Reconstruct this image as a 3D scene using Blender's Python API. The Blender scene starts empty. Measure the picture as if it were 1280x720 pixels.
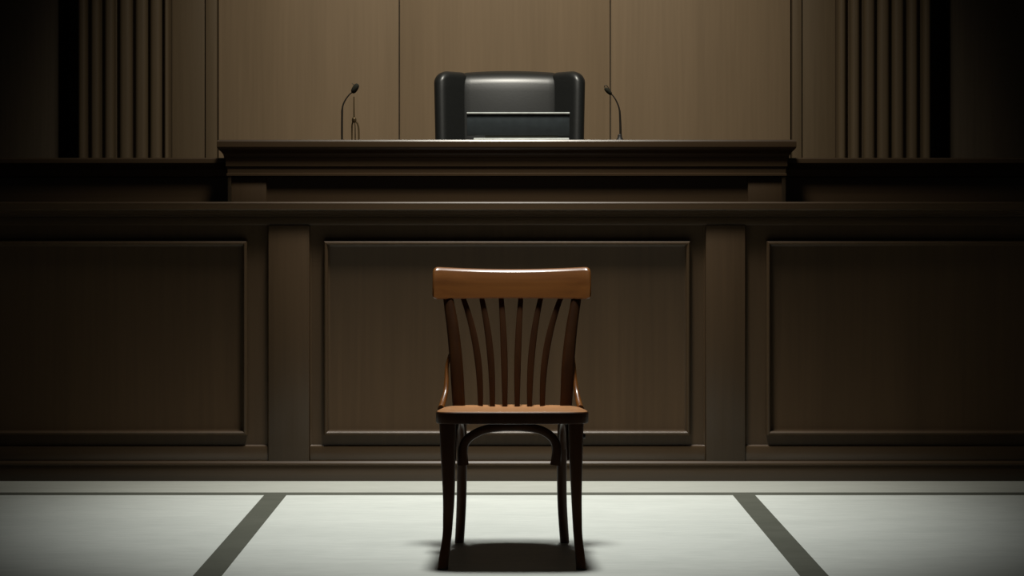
import bpy, bmesh, math, random
from mathutils import Vector, Matrix
random.seed(4)
S = bpy.context.scene
COL = S.collection

# ------------------------------------------------------------ camera
FPX = 2190.0                       # focal length in pixels of a 1280 wide frame
HX, HY, EYE = 632.0, 277.0, 0.99   # vanishing point and eye height
cam_d = bpy.data.cameras.new('camera')
cam = bpy.data.objects.new('camera', cam_d); COL.objects.link(cam)
cam_d.sensor_width = 36.0; cam_d.lens = FPX*36.0/1280.0
cam_d.shift_x = (640-HX)/1280.0; cam_d.shift_y = -(360-HY)/1280.0
cam_d.clip_start = 0.05
cam.location = (0, 0, EYE); cam.rotation_euler = (math.pi/2, 0, 0)
S.camera = cam

# ------------------------------------------------------------ view and world
S.view_settings.view_transform = 'Standard'; S.view_settings.look = 'None'
S.view_settings.exposure = 0.0; S.view_settings.gamma = 1.0
S.view_settings.use_curve_mapping = False
w = bpy.data.worlds.new('world'); S.world = w; w.use_nodes = True
w.node_tree.nodes['Background'].inputs[0].default_value = (1.0, 1.0, 0.9, 1)
w.node_tree.nodes['Background'].inputs[1].default_value = 0.010

# ------------------------------------------------------------ lamps
def spot(name, loc, target, power, angle, blend, radius, color):
    d = bpy.data.lights.new(name, 'SPOT'); o = bpy.data.objects.new(name, d); COL.objects.link(o)
    o.location = loc
    o.rotation_euler = (Vector(target)-Vector(loc)).to_track_quat('-Z', 'Y').to_euler()
    d.energy = power; d.spot_size = math.radians(angle); d.spot_blend = blend
    d.shadow_soft_size = radius; d.color = color
    return o
spot('chair_spotlight', (0.02, 5.62, 4.9), (0.02, 6.0, 0), 1020, 43, 1.0, 0.30, (1.0, 1.0, 0.955))
spot('wall_spotlight', (0.0, 5.9, 5.2), (0.0, 9.3, 1.75), 880, 59, 1.0, 0.25, (1.0, 0.96, 0.84))
spot('bench_fill_spot', (0.0, 5.75, 4.9), (0.0, 7.4, 1.1), 620, 60, 1.0, 0.55, (1.0, 0.96, 0.86))  # lamp added to brighten the high bench front and its edges

# ------------------------------------------------------------ materials
def new_mat(name):
    m = bpy.data.materials.new(name); m.use_nodes = True
    nt = m.node_tree; return m, nt, nt.nodes['Principled BSDF']
def mapped_noise(nt, scale_vec, scale, detail=6, rough=0.55, dist=0.0):
    tc = nt.nodes.new('ShaderNodeTexCoord'); mp = nt.nodes.new('ShaderNodeMapping')
    mp.inputs['Scale'].default_value = scale_vec
    nz = nt.nodes.new('ShaderNodeTexNoise'); nz.inputs['Scale'].default_value = scale
    nz.inputs['Detail'].default_value = detail; nz.inputs['Roughness'].default_value = rough
    nz.inputs['Distortion'].default_value = dist
    nt.links.new(tc.outputs['Object'], mp.inputs[0]); nt.links.new(mp.outputs[0], nz.inputs[0])
    return nz
def wood(name, c1, c2, axis='z', rough=0.45, bump=0.08, spec=0.5, coat=0.0, fine=60):
    m, nt, b = new_mat(name)
    sv = {'z': (1, 1, 0.03), 'x': (0.03, 1, 1)}[axis]
    n1 = mapped_noise(nt, sv, fine, 5); n2 = mapped_noise(nt, sv, 6, 3, 0.5, 0.4)
    mix = nt.nodes.new('ShaderNodeMath'); mix.operation = 'ADD'
    h = nt.nodes.new('ShaderNodeMath'); h.operation = 'MULTIPLY'; h.inputs[1].default_value = 0.5
    nt.links.new(n1.outputs[0], mix.inputs[0]); nt.links.new(n2.outputs[0], mix.inputs[1])
    nt.links.new(mix.outputs[0], h.inputs[0])
    cr = nt.nodes.new('ShaderNodeValToRGB')
    cr.color_ramp.elements[0].position = 0.36; cr.color_ramp.elements[0].color = (*c1, 1)
    cr.color_ramp.elements[1].position = 0.64; cr.color_ramp.elements[1].color = (*c2, 1)
    nt.links.new(h.outputs[0], cr.inputs[0]); nt.links.new(cr.outputs[0], b.inputs['Base Color'])
    bp = nt.nodes.new('ShaderNodeBump'); bp.inputs['Strength'].default_value = bump; bp.inputs['Distance'].default_value = 0.002
    nt.links.new(n1.outputs[0], bp.inputs['Height']); nt.links.new(bp.outputs[0], b.inputs['Normal'])
    b.inputs['Roughness'].default_value = rough; b.inputs['Specular IOR Level'].default_value = spec
    b.inputs['Coat Weight'].default_value = coat; b.inputs['Coat Roughness'].default_value = 0.2
    return m
def plain(name, c, rough=0.5, metal=0.0, spec=0.5, var=0.15, scale=30, bump=0.0):
    m, nt, b = new_mat(name)
    nz = mapped_noise(nt, (1, 1, 1), scale, 4)
    cr = nt.nodes.new('ShaderNodeValToRGB')
    cr.color_ramp.elements[0].position = 0.3; cr.color_ramp.elements[1].position = 0.7
    cr.color_ramp.elements[0].color = (*[v*(1-var) for v in c], 1); cr.color_ramp.elements[1].color = (*[min(1, v*(1+var)) for v in c], 1)
    nt.links.new(nz.outputs[0], cr.inputs[0]); nt.links.new(cr.outputs[0], b.inputs['Base Color'])
    b.inputs['Roughness'].default_value = rough; b.inputs['Metallic'].default_value = metal
    b.inputs['Specular IOR Level'].default_value = spec
    if bump:
        bp = nt.nodes.new('ShaderNodeBump'); bp.inputs['Strength'].default_value = bump; bp.inputs['Distance'].default_value = 0.002
        nt.links.new(nz.outputs[0], bp.inputs['Height']); nt.links.new(bp.outputs[0], b.inputs['Normal'])
    return m
def slab_mat(name, c1, c2, rough):
    m, nt, b = new_mat(name)
    n1 = mapped_noise(nt, (0.35, 1.6, 1), 5, 8, 0.62, 0.6); n2 = mapped_noise(nt, (0.5, 3, 1), 22, 6, 0.6, 0.3)
    ad = nt.nodes.new('ShaderNodeMath'); ad.operation = 'ADD'
    h = nt.nodes.new('ShaderNodeMath'); h.operation = 'MULTIPLY'; h.inputs[1].default_value = 0.5
    nt.links.new(n1.outputs[0], ad.inputs[0]); nt.links.new(n2.outputs[0], ad.inputs[1]); nt.links.new(ad.outputs[0], h.inputs[0])
    cr = nt.nodes.new('ShaderNodeValToRGB')
    cr.color_ramp.elements[0].position = 0.35; cr.color_ramp.elements[0].color = (*c1, 1)
    cr.color_ramp.elements[1].position = 0.62; cr.color_ramp.elements[1].color = (*c2, 1)
    nt.links.new(h.outputs[0], cr.inputs[0]); nt.links.new(cr.outputs[0], b.inputs['Base Color'])
    b.inputs['Roughness'].default_value = rough; b.inputs['Specular IOR Level'].default_value = 0.25
    return m

M_WALL = wood('wall_oak', (0.160, 0.110, 0.063), (0.190, 0.131, 0.076), 'z', 0.6, 0.05, 0.25)
M_TRIM = wood('trim_oak', (0.098, 0.067, 0.037), (0.120, 0.083, 0.046), 'z', 0.55, 0.05, 0.25)
M_DARKWALL = wood('dark_panel_oak', (0.095, 0.070, 0.045), (0.12, 0.088, 0.056), 'z', 0.6, 0.05, 0.25)
M_BENCH_V = wood('bench_walnut_upright', (0.050, 0.0305, 0.0155), (0.063, 0.0385, 0.0195), 'z', 0.42, 0.05, 0.25, 0.1)
M_BENCH_H = wood('bench_walnut_lengthwise', (0.050, 0.0305, 0.0155), (0.063, 0.0385, 0.0195), 'x', 0.34, 0.04, 0.35, 0.3)
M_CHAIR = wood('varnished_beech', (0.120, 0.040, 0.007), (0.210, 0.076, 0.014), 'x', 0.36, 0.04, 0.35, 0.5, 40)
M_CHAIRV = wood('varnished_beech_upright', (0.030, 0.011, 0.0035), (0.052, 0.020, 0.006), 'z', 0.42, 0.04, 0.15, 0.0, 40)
M_SEAT = wood('pale_seat_beech', (0.42, 0.20, 0.085), (0.55, 0.27, 0.115), 'x', 0.42, 0.04, 0.35, 0.1, 40)  # seat top in a paler beech than the rim and legs
M_SLAB = slab_mat('pale_stone', (0.56, 0.59, 0.55), (0.66, 0.69, 0.645), 0.5)
M_BORDER = slab_mat('shaded_border_stone', (0.40, 0.41, 0.365), (0.46, 0.47, 0.42), 0.5)  # shade at the foot of the bench put into a darker stone colour
M_STRIPE = slab_mat('dark_stone', (0.085, 0.090, 0.072), (0.115, 0.12, 0.097), 0.5)
M_LEATHER = plain('black_leather', (0.007, 0.0075, 0.007), 0.46, 0, 0.42, 0.2, 120, 0.12)
M_LEATHER.node_tree.nodes['Principled BSDF'].inputs['Coat Weight'].default_value = 0.35
M_LEATHER.node_tree.nodes['Principled BSDF'].inputs['Coat Roughness'].default_value = 0.30
M_BLACK = plain('black_plastic', (0.014, 0.013, 0.012), 0.5)
M_BLACKMETAL = plain('black_metal', (0.020, 0.016, 0.012), 0.4, 0.3)
M_BRONZE = plain('bronze_metal', (0.11, 0.075, 0.035), 0.4, 0.6)
M_SCREEN = plain('slate_shell', (0.030, 0.038, 0.042), 0.45)
M_SILVER = plain('silver_edge', (0.62, 0.66, 0.64), 0.35, 0.0)
M_FOAM = plain('black_foam', (0.018, 0.018, 0.013), 0.9, 0, 0.1, 0.3, 400, 0.3)

# ------------------------------------------------------------ helpers
def prop(o, label=None, cat=None, group=None, kind=None):
    if label: o['label'] = label
    if cat: o['category'] = cat
    if group: o['group'] = group
    if kind: o['kind'] = kind
    return o
def empty(name, loc, label, cat, group=None, rz=0):
    o = bpy.data.objects.new(name, None); COL.objects.link(o); o.location = loc; o.rotation_euler = (0, 0, rz)
    o.empty_display_size = 0.1
    return prop(o, label, cat, group)
def obj(name, bm, mats, parent=None, smooth=True, angle=35, world=True):
    """link bm as one mesh; its coordinates are world ones, moved into the parent's frame"""
    bmesh.ops.recalc_face_normals(bm, faces=bm.faces)
    me = bpy.data.meshes.new(name)
    root = parent
    off = Vector((0, 0, 0))
    while root is not None: off += root.location; root = root.parent
    if parent is not None and world: bmesh.ops.translate(bm, verts=bm.verts, vec=-off)
    bm.to_mesh(me); bm.free()
    for m in (mats if isinstance(mats, (list, tuple)) else [mats]): me.materials.append(m)
    o = bpy.data.objects.new(name, me); COL.objects.link(o)
    if parent is not None: o.parent = parent
    if smooth:
        for p in me.polygons: p.use_smooth = True
        me.set_sharp_from_angle(angle=math.radians(angle))
    return o
def B(): return bmesh.new()
def merge(bm, other):
    me = bpy.data.meshes.new('t'); other.to_mesh(me); other.free(); bm.from_mesh(me); bpy.data.meshes.remove(me)
def box(bm, x0, x1, y0, y1, z0, z1, bev=0.0, seg=2):
    t = B(); bmesh.ops.create_cube(t, size=1)
    for v in t.verts:
        v.co = Vector(((x0+x1)/2+v.co.x*(x1-x0), (y0+y1)/2+v.co.y*(y1-y0), (z0+z1)/2+v.co.z*(z1-z0)))
    if bev: bmesh.ops.bevel(t, geom=t.edges[:], offset=bev, segments=seg, profile=0.5, affect='EDGES')
    merge(bm, t); return bm
def ring_loft(bm, x0, x1, y0, y1, prof):
    """moulded block: prof = [(outward offset, z)...] from top to bottom around front and both ends"""
    rings = []
    for off, z in prof:
        rings.append([bm.verts.new(c) for c in ((x0-off, y0-off, z), (x1+off, y0-off, z), (x1+off, y1, z), (x0-off, y1, z))])
    for a, b in zip(rings, rings[1:]):
        for i in range(4):
            j = (i+1) % 4; bm.faces.new((a[i], a[j], b[j], b[i]))
    bm.faces.new(rings[0]); bm.faces.new(rings[-1][::-1]); return bm
def panel_inset(bm, x0, x1, z0, z1, prof, back):
    """framed panel: prof = [(inset from the edge, y)...] from the outer edge to the field"""
    rings = [[bm.verts.new(c) for c in ((x0, back, z0), (x1, back, z0), (x1, back, z1), (x0, back, z1))]]
    for ins, y in prof:
        rings.append([bm.verts.new(c) for c in ((x0+ins, y, z0+ins), (x1-ins, y, z0+ins), (x1-ins, y, z1-ins), (x0+ins, y, z1-ins))])
    for a, b in zip(rings, rings[1:]):
        for i in range(4):
            j = (i+1) % 4; bm.faces.new((a[i], a[j], b[j], b[i]))
    bm.faces.new(rings[-1]); bm.faces.new(rings[0][::-1]); return bm
def section(n, a, b, p=2.6):
    out = []
    for i in range(n):
        t = 2*math.pi*(i+0.5)/n; c, s = math.cos(t), math.sin(t)
        out.append((a*math.copysign(abs(c)**(2/p), c), b*math.copysign(abs(s)**(2/p), s)))
    return out
def sweep(bm, pts, sizes, up=None, n=12, p=3.0, closed=False):
    """tube through pts with rounded-rectangle section; sizes = half extents (side, up)"""
    pts = [Vector(q) for q in pts]; rings = []
    for i, q in enumerate(pts):
        t = (pts[min(i+1, len(pts)-1)]-pts[max(i-1, 0)]).normalized()
        u = Vector(up if up else (0, 1, 0))
        side = t.cross(u)
        if side.length < 1e-4: side = t.cross(Vector((1, 0, 0)))
        side.normalize(); vv = side.cross(t).normalized()
        a, b = sizes[i] if isinstance(sizes, list) else sizes
        rings.append([bm.verts.new(q+side*c+vv*s) for c, s in section(n, a, b, p)])
    for a, b in zip(rings, rings[1:]):
        for i in range(n):
            j = (i+1) % n; bm.faces.new((a[i], a[j], b[j], b[i]))
    bm.faces.new(rings[0][::-1]); bm.faces.new(rings[-1]); return bm
def spline(pts, k=8):
    """Catmull-Rom through tuples of any length"""
    P = [tuple(p) for p in pts]; P = [P[0]]+P+[P[-1]]; out = []
    for i in range(1, len(P)-2):
        for j in range(k):
            t = j/k
            out.append(tuple(0.5*((2*b)+(-a+c)*t+(2*a-5*b+4*c-d)*t*t+(-a+3*b-3*c+d)*t**3)
                       for a, b, c, d in zip(P[i-1], P[i], P[i+1], P[i+2])))
    out.append(P[-2]); return out
def lathe(bm, cx, cy, prof, n=32):
    rings = [[bm.verts.new((cx+r*math.cos(2*math.pi*i/n), cy+r*math.sin(2*math.pi*i/n), z)) for i in range(n)] for r, z in prof]
    for a, b in zip(rings, rings[1:]):
        for i in range(n):
            j = (i+1) % n; bm.faces.new((a[i], a[j], b[j], b[i]))
    bm.faces.new(rings[0][::-1]); bm.faces.new(rings[-1]); return bm
def pad(hx, hy, hz, r, warp, cuts=14):
    """upholstered rounded block, centred, then bent by warp(x, y, z)"""
    bm = B()
    def samples(h, rr):
        c = [-h+rr*(1-math.cos(k*math.pi/10)) for k in range(5)]
        mid = [(-h+rr)+(2*(h-rr))*k/cuts for k in range(cuts+1)]
        return c+mid+[-v for v in c[::-1]]
    hs = (hx, hy, hz); sm = [samples(h, min(r, h*0.999)) for h in hs]
    rr = [min(r, h*0.999) for h in hs]
    for ax in range(3):
        u, v = (ax+1) % 3, (ax+2) % 3
        for sg in (-1, 1):
            g = []
            for a in sm[u]:
                row = []
                for b in sm[v]:
                    p = [0, 0, 0]; p[ax] = sg*hs[ax]; p[u] = a; p[v] = b
                    inner = [max(-(hs[k]-rr[k]), min(hs[k]-rr[k], p[k])) for k in range(3)]
                    d = Vector([(p[k]-inner[k])/rr[k] for k in range(3)])
                    L = d.length
                    q = [inner[k]+(d[k]/L*rr[k] if L > 0 else 0) for k in range(3)]
                    row.append(bm.verts.new(q))
                g.append(row)
            for i in range(len(g)-1):
                for j in range(len(g[0])-1):
                    bm.faces.new((g[i][j], g[i+1][j], g[i+1][j+1], g[i][j+1]))
    bmesh.ops.remove_doubles(bm, verts=bm.verts, dist=1e-5)
    for v in bm.verts: v.co = Vector(warp(*v.co))
    return bm
def X(px, d): return (px-HX)*d/FPX           # photo measurements turned into metres at a known distance
def Z(py, d): return EYE-(py-HY)*d/FPX

# ------------------------------------------------------------ floor
fl = B()
def quad(x0, x1, y0, y1, mi, xa=None):
    f = fl.faces.new([fl.verts.new((x0, y0, 0)), fl.verts.new((x1, y0, 0)), fl.verts.new((x1, y1, 0)), fl.verts.new((x0, y1, 0))])
    f.material_index = mi
yb, yl = EYE*FPX/(619-HY), EYE*FPX/(615.5-HY)   # edges of the dark cross line
sw = 28*yb/FPX
lx, rx = X(344, yb), X(930, yb)
pitch = rx-lx
xs = [lx-2*pitch, lx-pitch, lx, rx, rx+pitch, rx+2*pitch]
prev = -6.0
for x in xs:
    quad(prev, x-sw/2, -3.0, yb, 0); quad(x-sw/2, x+sw/2, -3.0, yb, 1); prev = x+sw/2
quad(prev, 6.0, -3.0, yb, 0)
quad(-6, 6, yb, yl, 1); quad(-6, 6, yl, 11, 2)
floor = obj('floor', fl, [M_SLAB, M_STRIPE, M_BORDER], None, False)
prop(floor, 'pale grey stone floor with dark inlaid stone stripes', 'floor', kind='structure')

# ------------------------------------------------------------ back wall
D0 = 9.30; WT = 4.2
b = B(); box(b, -6, 6, 9.72, 9.9, 0, WT)
wall = prop(obj('wall_back', b, M_DARKWALL, None, False), 'dark wood panelled wall behind the high bench', 'wall', kind='structure')
b = B(); box(b, X(212, D0), X(1048, D0), 9.33, 9.715, 0, WT)
obj('wall_core', b, M_DARKWALL, wall, False)
for a, c in ((273.2, 498.2), (499.8, 762.2), (763.8, 988)):
    b = B(); box(b, X(a, D0), X(c, D0), 9.30, 9.33, 0, WT, 0.003)
    obj('wall_panel', b, M_WALL, wall)
for a, c in ((215.2, 256.8), (1002.2, 1044)):
    b = B(); box(b, X(a, D0), X(c, D0), 9.295, 9.33, 0, WT, 0.003)
    obj('side_panel', b, M_TRIM, wall)
for a, c in ((-360, 73), (1188, 1640)):
    b = B(); box(b, X(a, 9.5), X(c, 9.5), 9.5, 9.72, 0, WT, 0.003)
    obj('dark_panel', b, M_DARKWALL, wall)
k = 1
for a, c in ((257.8, 272), (989.5, 1001.3)):
    b = B(); box(b, X(a, D0), X(c, D0), 9.275, 9.33, 0, WT, 0.004)
    prop(obj('trim_%d' % k, b, M_TRIM, None), 'narrow upright wood trim strip on the %s of the lit wall panels' % ('left' if k == 1 else 'right'), 'trim', kind='structure'); k += 1
def pilaster(ribs, x0, x1, label):
    t = empty('fluted_pilaster', ((X(x0, D0)+X(x1, D0))/2, 9.25, 0), label, 'pilaster', 'fluted pilasters framing the back wall')
    b = B(); box(b, X(x0, D0)+0.001, X(x1, D0)-0.001, 9.262, 9.718, 0, WT); obj('core', b, M_TRIM, t, False)
    b = B()
    for a, c in ribs:
        xa, xc = X(a, D0), X(c, D0); n = 10; w = (xc-xa)
        pts = [(xa, 9.2615)]
        for i in range(n+1):
            u = i/n; e = abs(2*u-1)**3.0
            pts.append((xa+w*u, 9.208+0.016*e))
        pts.append((xc, 9.2615))
        lo = [b.verts.new((p[0], p[1], 0.0)) for p in pts]; hi = [b.verts.new((p[0], p[1], WT)) for p in pts]
        for i in range(len(pts)):
            j = (i+1) % len(pts); b.faces.new((lo[i], lo[j], hi[j], hi[i]))
        b.faces.new(lo); b.faces.new(hi)
    obj('fluting', b, M_TRIM, t, True, 50)
pilaster([(102.2, 112.5), (118, 129), (135, 146.8), (153.5, 168), (173, 187.5), (191.3, 205), (209, 214.8)], 102, 215,
         'fluted wood pilaster on the left of the wall behind the bench')
pilaster([(1044.3, 1053.8), (1059.5, 1070.8), (1076.4, 1089.6), (1094, 1107.6), (1112.3, 1125.6), (1131.2, 1142.8), (1149, 1159)], 1044, 1159.2,
         'fluted wood pilaster on the right of the wall behind the bench')

# ------------------------------------------------------------ dais behind the benches
b = B(); box(b, -3.6, 3.6, 8.0, 9.2, 0, 0.42)
prop(obj('dais', b, M_BENCH_H, None), 'raised wooden dais behind the high judge bench', 'platform', kind='structure')

# ------------------------------------------------------------ front bench (lower)
DF = 6.70
fb = empty('front_bench', (0, 6.95, 0), 'long low dark wood bench front with framed panels behind the wooden chair', 'bench')
XL, XR = -3.6, 3.6
b = B(); box(b, XL, XR, 6.80, 7.20, 0.0, 1.02); obj('carcass', b, M_BENCH_H, fb, False)
zt = Z(252, 6.63)
b = B(); ring_loft(b, XL, XR, 6.661, 7.3, [(-0.006, zt), (-0.003, zt-0.0008), (0, zt-0.006), (0, zt-0.029), (-0.002, zt-0.031),
        (-0.025, zt-0.035), (-0.026, zt-0.046), (-0.030, zt-0.047), (-0.030, zt-0.058)])
obj('ledge', b, M_BENCH_H, fb, True, 25)
b = B(); box(b, XL, XR, 6.690, 6.80, zt-0.088, zt-0.058, 0.0015)
obj('frieze', b, M_BENCH_H, fb)
zb = Z(577.5, 6.672)
b = B(); box(b, XL, XR, 6.683, 6.80, 0, zb-0.012, 0.002)
ring_loft(b, XL, XR, 6.683, 6.80, [(-0.004, zb+0.002), (-0.002, zb+0.0015), (0.0036, zb-0.0062), (0.0042, zb-0.010), (0.0, zb-0.014)])
obj('base_moulding', b, M_BENCH_H, fb, True, 25)
ztop = zt-0.058
stiles = [(336-546*1, 387-546*1), (336, 387), (882, 931), (882+546, 931+546)]
for a, c in stiles:
    xa, xc = max(XL, X(a, DF)), min(XR, X(c, DF))
    b = B(); box(b, xa, xc, 6.686, 6.80, zb-0.013, ztop-0.0305, 0.003); obj('stile', b, M_BENCH_V, fb)
ZP0, ZP1 = Z(557.5, DF), Z(280, DF)
fields = [(-210+51, 336), (387, 882), (931, 1428)]
for a, c in fields:
    xa, xc = X(a, DF), X(c, DF)
    # bottom rail with a lit arris
    b = B(); box(b, xa, xc, 6.695, 6.80, zb-0.013, ZP0, 0.0035); obj('rail', b, M_BENCH_H, fb)
    b = B()
    i0 = (541.5-557.5)*-1*DF/FPX
    e = 0.066
    # moulded frame, bead and field
    x0, x1 = xa+0.001, xc-0.001
    rings = [((x0, x1, ZP0, ZP1), 6.80), ((x0, x1, ZP0, ZP1), 6.704), ((x0+0.006, x1-0.006, ZP0+0.004, ZP1-0.006), 6.709)]
    bx0, bx1, bz0, bz1 = xa+0.056, xc-0.060, Z(543.5, DF), Z(301.5, DF)
    if a < 0: bx1 = X(309, DF)
    if a > 900: bx0 = X(958, DF)
    for ins, y in ((0, 6.711), (0.0, 6.690), (0.005, 6.684), (0.009, 6.6835), (0.0145, 6.690), (0.015, 6.708), (0.024, 6.712)):
        rings.append(((bx0+ins, bx1-ins, bz0+ins, bz1-ins), y))
    vr = [[b.verts.new(q) for q in ((r[0], y, r[2]), (r[1], y, r[2]), (r[1], y, r[3]), (r[0], y, r[3]))] for r, y in rings]
    for p, q in zip(vr, vr[1:]):
        for i in range(4):
            j = (i+1) % 4; b.faces.new((p[i], p[j], q[j], q[i]))
    b.faces.new(vr[-1]); b.faces.new(vr[0][::-1])
    obj('panel', b, M_BENCH_V, fb, True, 25)
    b = B(); box(b, xa, xc, 6.695, 6.80, ZP1, ztop-0.0305, 0.002); obj('rail', b, M_BENCH_H, fb)

# ------------------------------------------------------------ high judge bench
DJ = 7.36
jb = empty('judge_bench', (0, 7.7, 0), 'high central dark wood bench with stepped cornice in front of the leather chair', 'bench')
JX0, JX1 = X(289, 7.45), X(977.5, 7.45)
b = B(); box(b, JX0+0.012, JX1-0.012, 7.47, 7.95, 0.0, Z(216, 7.45)); obj('carcass', b, M_BENCH_H, jb, False)
b = B()
T = Z(174, DJ)
def zz(py): return T-(py-174)*DJ/FPX
ring_loft(b, JX0, JX1, 7.45, 8.0, [(0.044, T), (0.048, T-0.0008), (0.0525, T-0.0075), (0.053, T-0.010), (0.053, zz(183)), (0.050, zz(185)), (0.043, zz(187.5)),
    (0.036, zz(189.5)), (0.030, zz(192)), (0.027, zz(195)), (0.027, zz(196.5)), (0.022, zz(197)), (0.020, zz(199)), (0.020, zz(207)), (0.014, zz(208)),
    (0.013, zz(215.5)), (0.017, zz(216)), (0.017, zz(219)), (0.0, zz(220.5))])
obj('cornice', b, M_BENCH_H, jb, True, 22)
z1 = zz(220.6)
for a, c in ((289, 333), (935, 977.5)):
    b = B(); box(b, X(a, 7.45), X(c, 7.45), 7.45, 7.50, 0.9, z1, 0.003); obj('stile', b, M_BENCH_V, jb)
b = B(); box(b, X(333, 7.45), X(935, 7.45), 7.465, 7.50, 0.9, z1); obj('panel', b, M_BENCH_H, jb)

# ------------------------------------------------------------ side wings
def wing(px0, px1, label, left):
    d = 7.56; t = empty('wing_bench', ((X(px0, d)+X(px1, d))/2, 7.8, 0), label, 'bench')
    x0, x1 = X(px0, d), X(px1, d); zt2 = Z(197.3, 7.50)
    b = B(); box(b, x0, x1, 7.57, 7.93, 0, zt2-0.08); obj('carcass', b, M_BENCH_H, t, False)
    b = B()
    pr = [(-0.007, zt2), (-0.004, zt2-0.001), (-0.0005, zt2-0.005), (0, zt2-0.008), (0, zt2-0.022), (-0.01, zt2-0.028), (-0.02, zt2-0.036), (-0.03, zt2-0.05), (-0.035, zt2-0.078), (-0.05, zt2-0.082)]
    rings = [[b.verts.new(q) for q in ((x0, 7.50-o, z), (x1, 7.50-o, z), (x1, 7.95, z), (x0, 7.95, z))] for o, z in pr]
    for p, q in zip(rings, rings[1:]):
        for i in range(4):
            j = (i+1) % 4; b.faces.new((p[i], p[j], q[j], q[i]))
    b.faces.new(rings[0]); b.faces.new(rings[-1][::-1])
    obj('ledge', b, M_BENCH_H, t, True, 22)
    b = B(); box(b, x0, x1, 7.555, 7.57, 0.9, zt2-0.081); obj('panel', b, M_BENCH_H, t)
wing(-420, 285, 'lower dark wood wing of the bench on the left of the cornice', True)
wing(982, 1680, 'lower dark wood wing of the bench on the right of the cornice', False)

# ------------------------------------------------------------ wooden chair
CX = X(640, 5.2)
ch = empty('wooden_chair', (CX, 5.2, 0), 'brown varnished bentwood chair with slatted back standing on the stone floor', 'chair')
SZ = Z(514.5, 5.0)                        # seat top at the front
def seat_z(y): return SZ-(y-5.0)*0.055
# seat: rounded in plan, narrower behind, with a shallow dished top
def outline(n=72, ins=0.0):
    out = []
    for i in range(n):
        t = 2*math.pi*i/n; c, s = math.cos(t), math.sin(t)
        p = 9.0 if s < 0 else 2.6
        ux = math.copysign(abs(c)**(2/p), c); uy = math.copysign(abs(s)**(2/p), s)
        y = 5.205+uy*(0.205-ins)
        f = (y-5.0)/0.41
        hw = 0.2255-0.030*max(0, f)
        x = ux*(hw-ins)
        out.append((CX+x, y+(0.008*(1-ux*ux) if uy < 0 else 0)*-1))
    return out
TH = 0.036
def seat_lofts(bm, prof):
    rings = []
    for ins, dz in prof: rings.append([bm.verts.new((x, y, seat_z(y)+dz)) for x, y in outline(72, ins)])
    for p, q in zip(rings, rings[1:]):
        for i in range(72):
            j = (i+1) % 72; bm.faces.new((p[i], p[j], q[j], q[i]))
    bm.faces.new(rings[0][::-1]); bm.faces.new(rings[-1]); return bm
b = seat_lofts(B(), ((0.006, -TH), (0.0015, -TH+0.001), (0.0, -TH+0.005), (0.0, -0.0045), (0.0012, -0.0030), (0.0025, -0.0025), (0.004, -0.0025), (0.005, -0.004), (0.016, -0.012)))
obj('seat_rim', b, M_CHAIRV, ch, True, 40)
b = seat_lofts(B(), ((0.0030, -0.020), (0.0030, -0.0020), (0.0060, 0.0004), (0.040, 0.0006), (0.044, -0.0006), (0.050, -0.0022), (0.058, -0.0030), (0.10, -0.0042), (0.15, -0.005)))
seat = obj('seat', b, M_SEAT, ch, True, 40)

def cpx(px, d): return X(px, d)
# front legs
def leg_path(pairs):
    return spline(pairs, 6)
for sg in (-1, 1):
    # (px centre, py, distance, half width in px)
    if sg < 0: P = [(559.5, 529, 5.045, 10.4), (560, 560, 5.045, 9.6), (561, 617, 5.04, 7.6), (560, 650, 5.035, 6.4), (558.7, 672, 5.02, 5.8), (554.8, 700, 4.995, 6.4), (553.5, 713, 4.985, 6.8)]
    else:      P = [(720.0, 529, 5.045, 9.6), (719.8, 560, 5.045, 8.8), (720.5, 617, 5.04, 6.8), (721.5, 650, 5.035, 6.0), (722.6, 672, 5.02, 5.6), (725.5, 700, 4.995, 6.2), (726.6, 713, 4.985, 6.4)]
    pts, sz = [], []
    zlo = Z(713, 4.985)
    for px, py, d, hw in spline(P, 6):
        z = Z(py, d); z = z-(zlo)*max(0, (py-529)/(713-529))
        pts.append((X(px, d), d, max(z, 0.0))); sz.append((hw*d/FPX, hw*d/FPX*0.95))
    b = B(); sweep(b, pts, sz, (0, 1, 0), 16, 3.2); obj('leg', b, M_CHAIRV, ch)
# rear legs with the back posts (one bent piece each)
def postY(z):      # rear legs rake backwards down, posts lean back up
    if z < 0.42: return 5.335+0.075*((0.42-z)/0.42)**1.3
    return 5.335+0.115*((z-0.42)/0.43)**1.25
for sg in (-1, 1):
    if sg < 0: P = [(574.3, 678, 5.8), (577, 620, 6.2), (577, 540, 6.6), (573.5, 505, 8.0), (570.5, 455, 8.2), (566, 410, 7.6), (560.2, 372, 6.4), (558.5, 352, 6.0)]
    else:      P = [(705.8, 678, 5.8), (702.5, 620, 6.0), (703, 540, 6.4), (707.5, 505, 7.6), (710, 455, 8.0), (714.5, 410, 7.2), (720.5, 372, 6.2), (722, 352, 6.0)]
    pts, sz = [], []
    z = 0
    zl = None
    for px, py, hw in spline(P, 6):
        d = 5.4
        for _ in range(6): d = postY(Z(py, d))
        z = Z(py, d)
        if zl is None: zl = z; z = 0.0
        if z < 0.3: z = max(0, z-zl*(1-z/0.3))
        pts.append((X(px, d), d, z)); sz.append((hw*d/FPX, hw*d/FPX*0.85 if py < 510 else 0.0145))
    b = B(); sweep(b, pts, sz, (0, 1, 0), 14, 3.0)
    o = obj('back_post', b, M_CHAIRV, ch); o['label'] = 'rear leg running up into the back post'
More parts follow.
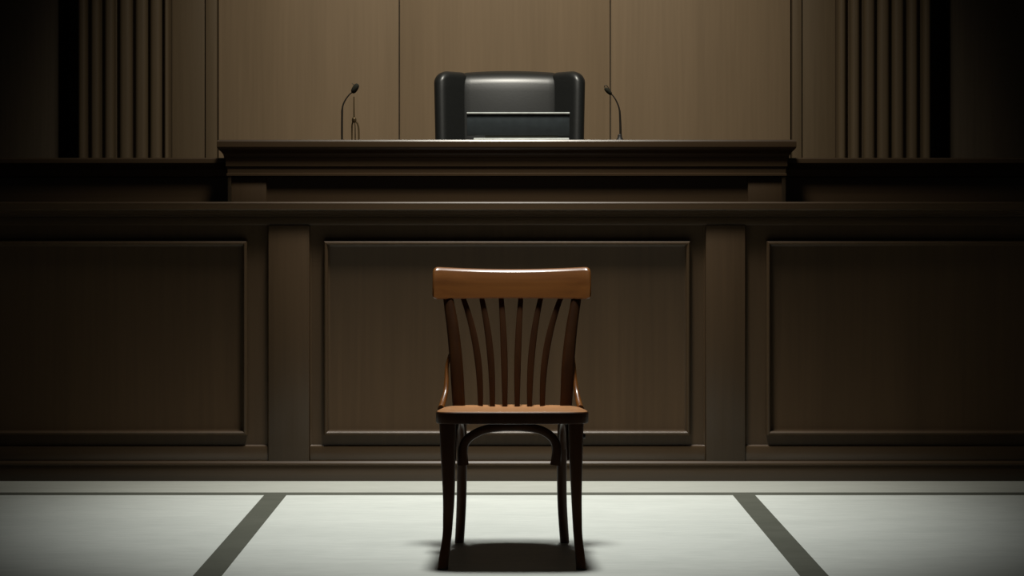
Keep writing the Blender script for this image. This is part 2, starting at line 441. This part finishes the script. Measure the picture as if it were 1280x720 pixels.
# top rail
b = B(); rings = []; NS = 40; RY = postY(0.83)
ZR1, ZR0 = Z(333.5, 5.46), Z(373.5, 5.44)
hwid = 98.5*5.44/FPX
for i in range(NS+1):
    u = -1+2*i/NS
    u = math.copysign(1-(1-abs(u))**1.6, u)
    x = CX+u*hwid
    yc = RY-0.034*u*u+0.006
    endd = max(0.0, (abs(u)-0.93)/0.07)
    k = math.sqrt(max(0.0, 1-endd**2.2))
    top = ZR1-0.0085*(1-u*u)+0.001 - (1-k)*0.016
    bot = ZR0+0.0045*u*u*0+0.002*(1-u*u)+(1-k)*0.012
    hz = (top-bot)/2; zc = (top+bot)/2; ht = 0.0125*(0.6+0.4*k)
    r = []
    c1, c2 = min(0.0085, hz*0.5), min(0.004, hz*0.3)
    prof = [(-ht, -hz+c2), (-ht, 0), (-ht, hz-c1-0.002), (-ht*0.93, hz-c1), (-ht+c1*0.85, hz-0.0015), (-ht+c1+0.002, hz), (ht-0.003, hz), (ht, hz-0.003),
            (ht, 0), (ht, -hz+0.003), (ht-0.003, -hz), (-ht+c2, -hz)]
    for cu, zl in prof:
        r.append(b.verts.new((x, yc+cu+zl*0.30, zc+zl)))
    rings.append(r)
for p, q in zip(rings, rings[1:]):
    for i in range(12):
        j = (i+1) % 12; b.faces.new((p[i], p[j], q[j], q[i]))
b.faces.new(rings[0][::-1]); b.faces.new(rings[-1])
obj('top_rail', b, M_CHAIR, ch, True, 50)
# six curved splats
for bt, tp in ((600.5, 576.5), (615.5, 600.5), (631, 626), (646.5, 651.5), (662, 677.5), (678, 703.5)):
    pts, sz = [], []
    for i in range(25):
        t = i/24
        py = 508-(508-366)*t
        px = bt+(tp-bt)*(t**2.3)
        d = 5.4
        u = abs(px-640)/82
        for _ in range(5):
            zc = Z(py, d); f = max(0, min(1, (zc-0.42)/0.40))
            d = postY(zc)+0.024*(1-u*u)*f+0.012*(1-f)
        hw = 3.2+1.1*math.sin(math.pi*min(1, t*1.05))
        pts.append((X(px, d), d, Z(py, d))); sz.append((hw*d/FPX, 0.0065))
    pts[0] = (pts[0][0], pts[0][1], seat_z(pts[0][1])-0.006)
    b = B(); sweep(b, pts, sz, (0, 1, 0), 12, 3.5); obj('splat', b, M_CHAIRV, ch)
# bent arch under the front of the seat
def arch(pts, half, upv, name='arch_brace'):
    q = spline(pts, 8)
    b = B(); sweep(b, q, half, upv, 12, 2.6); return obj(name, b, M_CHAIRV, ch)
da = 5.075
A = [(579, 581), (578.5, 565), (582, 552), (592, 543), (607, 536.5), (625, 533.8), (640, 533.2), (655, 533.8), (673, 536.5), (686, 543), (693.5, 552), (696, 565), (694.5, 581)]
half = []
q = spline([(X(px, da), da-0.005*math.sin(math.pi*i/12), Z(py, da)) for i, (px, py) in enumerate(A)], 8)
for i in range(len(q)):
    e = abs(2*i/(len(q)-1)-1); half.append((0.0125+0.004*e**4, 0.011))
b = B(); sweep(b, q, half, (0, 1, 0), 12, 2.6); obj('arch_brace', b, M_CHAIRV, ch)
# arches under each side of the seat, front leg to rear leg
for sg in (-1, 1):
    xf = X(566 if sg < 0 else 713, 5.06); xr = X(577.5 if sg < 0 else 702.5, 5.33)
    P = []
    for t, z in ((0.0, 0.300), (0.03, 0.335), (0.12, 0.372), (0.28, 0.392), (0.5, 0.397), (0.72, 0.392), (0.88, 0.372), (0.97, 0.335), (1.0, 0.30)):
        yy = 5.066+(5.322-5.066)*t
        P.append((xf+(xr-xf)*t, yy, z))
    b = B(); sweep(b, spline(P, 6), (0.010, 0.010), (1, 0, 0), 12, 2.4); obj('arch_brace', b, M_CHAIRV, ch)
# bentwood hip braces from each post down to the seat
for sg in (-1, 1):
    if sg < 0: P = [(562.5, 443, 5.385), (558.8, 458, 5.375), (558.2, 475, 5.355), (557.0, 490, 5.33), (553.5, 503, 5.29), (551, 511.5, 5.25)]
    else:      P = [(716, 443, 5.385), (717.5, 458, 5.375), (718.6, 475, 5.355), (720.8, 490, 5.33), (723.5, 503, 5.29), (726.0, 511.5, 5.25)]
    pts = [(X(px, d), d, Z(py, d)) for px, py, d in P]
    pts = spline(pts, 6)
    # end the foot of the brace on the seat
    zend = seat_z(5.25)
    pts = [(x, y, max(z, seat_z(y)-0.004)) for x, y, z in pts]
    b = B(); sweep(b, pts, [(0.0050+0.0050*i/(len(pts)-1), 0.009) for i in range(len(pts))], (0, 1, 0), 12, 2.4)
    obj('hip_brace', b, M_CHAIR, ch)
# screw head on the outside of the right front leg
b = B(); sweep(b, [(X(725, 5.05), 5.05, Z(545, 5.05)), (X(731.5, 5.05), 5.05, Z(545, 5.05))], (0.007, 0.007), (0, 1, 0), 12, 2)
obj('screw', b, M_BLACKMETAL, ch)

# ------------------------------------------------------------ leather judge chair
DC = 8.55
JCX = X(637, DC)
jc = empty('leather_chair', (JCX, 8.6, 0.42), 'black leather high-backed wing chair behind the high bench', 'chair')
zt3 = Z(85.5, DC); zb3 = 0.93
hh = (zt3-zb3)/2; zc3 = (zt3+zb3)/2
def warp_back(x, y, z):
    u = x/0.27
    zz_ = z + (0.013*(1-u*u)-0.013 if z > 0 else 0)*max(0, z/hh)
    lean = 0.10*(z+hh)
    puff = -0.018*(1-u*u)*(1 if y < 0 else 0)*(1-(z/hh)**4)
    return (JCX+x, 8.62+y+lean+puff, zc3+zz_)
b = pad(0.28, 0.075, hh, 0.068, warp_back, 18); obj('backrest', b, M_LEATHER, jc, True, 60)
hw3 = hh-0.006
for sg in (-1, 1):
    def warp_wing(x, y, z, sg=sg):
        f = (z+hw3)/(2*hw3); L = -y
        drop = -0.034*max(0, (L-0.02)/0.075)**2*max(0, f-0.4)/0.6
        tap = -0.018*(1-f)
        return (JCX+sg*(0.290+tap+0.75*L+0.66*x), 8.53-0.66*L+0.75*x+0.10*(z+hh), zc3-0.004+z+drop)
    b = pad(0.034, 0.095, hw3, 0.033, warp_wing, 14); obj('wing', b, M_LEATHER, jc, True, 60)
b = pad(0.30, 0.27, 0.07, 0.055, lambda x, y, z: (JCX+x, 8.40+y, 0.89+z), 10); obj('seat_cushion', b, M_LEATHER, jc, True, 60)
for sg in (-1, 1):
    b = pad(0.045, 0.20, 0.035, 0.033, lambda x, y, z: (JCX+sg*0.315+x, 8.42+y, 1.10+z), 8)
    arm = obj('armrest', b, M_LEATHER, jc, True, 60)
    b = B(); sweep(b, [(JCX+sg*0.315, 8.52, 1.08), (JCX+sg*0.30, 8.54, 0.98), (JCX+sg*0.25, 8.50, 0.86)], (0.018, 0.02), (0, 1, 0), 10, 2.5)
    obj('arm_support', b, M_BLACKMETAL, jc)
b = B(); lathe(b, JCX, 8.42, [(0.028, 0.50), (0.028, 0.68), (0.045, 0.70), (0.12, 0.80), (0.12, 0.83)], 24); obj('column', b, M_BLACKMETAL, jc)
for kk in range(5):
    a = 2*math.pi*kk/5+0.3; c, s = math.cos(a), math.sin(a)
    b = B(); sweep(b, [(JCX+c*0.02, 8.42+s*0.02, 0.545), (JCX+c*0.18, 8.42+s*0.18, 0.525), (JCX+c*0.30, 8.42+s*0.30, 0.49)],
                   [(0.026, 0.022), (0.022, 0.018), (0.018, 0.012)], (0, 0, 1), 10, 3)
    lg = obj('leg', b, M_BLACKMETAL, jc)
    b = B(); px_, py_ = JCX+c*0.30, 8.42+s*0.30
    sweep(b, [(px_-s*0.018, py_+c*0.018, 0.448), (px_+s*0.018, py_-c*0.018, 0.448)], (0.028, 0.028), (0, 0, 1), 16, 2)
    obj('caster', b, M_BLACK, lg)

# ------------------------------------------------------------ laptop on the high bench
DL = 7.66; TB = T
lp = empty('laptop', (X(648, DL), DL+0.1, TB), 'dark open laptop with pale edges on the high bench before the leather chair', 'laptop')
x0, x1 = X(592, DL), X(711.5, DL)
b = B(); box(b, x0, x1, DL, DL+0.27, TB+0.003, TB+0.020, 0.003); obj('base', b, M_SILVER, lp)
b = B(); box(b, x0+0.03, x1-0.03, DL+0.06, DL+0.16, TB+0.020, TB+0.0225, 0.0008); obj('keyboard', b, M_BLACK, lp)
for fx in (x0+0.04, x1-0.04):
    b = B(); box(b, fx-0.015, fx+0.015, DL+0.02, DL+0.25, TB, TB+0.003); obj('rubber_foot', b, M_BLACK, lp)
b = B(); sweep(b, [(x0+0.05, DL+0.012, TB+0.026), (x1-0.05, DL+0.012, TB+0.026)], (0.006, 0.005), (0, 0, 1), 12, 2.2); obj('hinge', b, M_FOAM, lp)
lx0, lx1 = X(583.5, DL), X(712, DL)
ztl = Z(142.4, DL-0.01)
def lid(y0, y1, z0, z1, mat, nm, par, bev=0.002):
    b = B(); box(b, lx0, lx1, y0, y1, z0, z1, bev)
    for v in b.verts: v.co.y += -(v.co.z-(TB+0.03))*0.10
    return obj(nm, b, mat, par)
ld = lid(DL+0.006, DL+0.014, TB+0.030, ztl, M_SCREEN, 'lid', lp)
e = lid(DL-0.001, DL+0.016, ztl, ztl+0.0075, M_SILVER, 'lid_edge', ld); e['label'] = 'pale silver top edge of the lid'

# ------------------------------------------------------------ microphones
def tube(px_pts, d, r, mat, nm, par, dy=0.0, k=8):
    pts = [(X(a, d), d+dy*i, Z(c, d)) for i, (a, c) in enumerate(px_pts)]
    q = spline(pts, k); b = B()
    rs = r if isinstance(r, tuple) else (r, r)
    sweep(b, q, [(rs[0]+(rs[1]-rs[0])*i/(len(q)-1),)*2 for i in range(len(q))], (0, 1, 0.001), 10, 2)
    return obj(nm, b, mat, par)
def capsule(p0, p1, prof, mat, nm, par):
    p0, p1 = Vector(p0), Vector(p1); pts = []; sz = []
    for t, r in prof: pts.append(tuple(p0+(p1-p0)*t)); sz.append((r, r))
    b = B(); sweep(b, pts, sz, (0, 1, 0.001), 14, 2); return obj(nm, b, mat, par)
HP = [(0, 0.3), (0.05, 0.6), (0.15, 0.85), (0.35, 1), (0.65, 1), (0.85, 0.85), (0.95, 0.6), (1, 0.25)]
dm = 7.70; u = dm/FPX
m1 = empty('gooseneck_microphone', (X(427.5, dm), dm, TB), 'black gooseneck microphone bending right on the left end of the high bench', 'microphone', 'microphones on the high bench')
b = B(); lathe(b, X(427.5, dm), dm, [(0.036, TB), (0.036, TB+0.006), (0.030, TB+0.010), (0.010, TB+0.014)], 28); obj('base', b, M_BLACK, m1)
tube([(427.5, 175), (427.5, 155), (427.7, 137)], dm, 1.35*u, M_BLACKMETAL, 'stem', m1)
tube([(427.7, 139), (428.6, 132), (432, 124.5), (437, 118), (440.5, 115.5)], dm, (1.15*u, 0.7*u), M_BLACKMETAL, 'gooseneck', m1)
capsule((X(440.6, dm), dm-0.004, Z(116.3, dm)), (X(447.5, dm), dm-0.012, Z(105.2, dm)), [(t, r*3.7*u) for t, r in HP], M_FOAM, 'windscreen', m1)
tube([(439.8, 104.3), (441.5, 105.3), (443, 107.5)], dm, 0.4*u, M_BLACKMETAL, 'clip', m1)

ds = 7.78; u = ds/FPX
st = empty('desk_stand', (X(443.5, ds), ds, TB), 'thin bronze desk stand with forked legs under the left microphone head', 'stand')
tube([(442.6, 149), (442.5, 135), (442.4, 121)], ds, (1.1*u, 0.8*u), M_BRONZE, 'rod', st)
capsule((X(442.7, ds), ds, Z(153.5, ds)), (X(442.6, ds), ds, Z(146.5, ds)), [(t, r*2.9*u) for t, r in HP], M_BRONZE, 'collar', st)
bz = 277+(EYE-TB)*-FPX/ds
by_ = HY-(TB-EYE)*FPX/ds
tube([(441.5, 151), (440.2, 156), (440.0, 165), (440.0, by_)], ds, 1.0*u, M_BRONZE, 'leg', st)
tube([(443.3, 151), (443.9, 158), (444.0, 166), (444.0, by_)], ds+0.03, 0.7*u, M_BRONZE, 'leg', st)
tube([(443.6, 150.5), (446.8, 154.5), (448.4, 162), (448.6, by_)], ds, 1.1*u, M_BRONZE, 'leg', st)
b = B(); box(b, X(437.5, ds), X(450.5, ds), ds-0.02, ds+0.045, TB, TB+0.005, 0.001); obj('base', b, M_BRONZE, st)

u = dm/FPX
m2 = empty('gooseneck_microphone', (X(775, dm), dm, TB), 'black gooseneck microphone bending left on the right end of the high bench', 'microphone', 'microphones on the high bench')
b = B(); lathe(b, X(774.8, dm), dm, [(0.034, TB), (0.034, TB+0.005), (0.018, TB+0.009), (0.010, TB+0.024), (0.009, TB+0.034), (0.005, TB+0.038)], 28); obj('base', b, M_BLACK, m2)
tube([(775.8, 175), (775.4, 155), (774.6, 138)], dm, (1.7*u, 1.2*u), M_BLACKMETAL, 'stem', m2)
tube([(774.7, 140), (773.2, 133), (770, 125.5), (766, 119.5), (763, 117)], dm, (1.1*u, 0.7*u), M_BLACKMETAL, 'gooseneck', m2)
capsule((X(764.2, dm), dm-0.004, Z(118.2, dm)), (X(755.8, dm), dm-0.012, Z(110.2, dm)), [(t, r*2.7*u) for t, r in HP], M_FOAM, 'windscreen', m2)
tube([(762.8, 116), (760.8, 110.5), (758.2, 107), (756, 107.2), (755.6, 109.5)], dm, 0.55*u, M_BLACKMETAL, 'clip', m2)
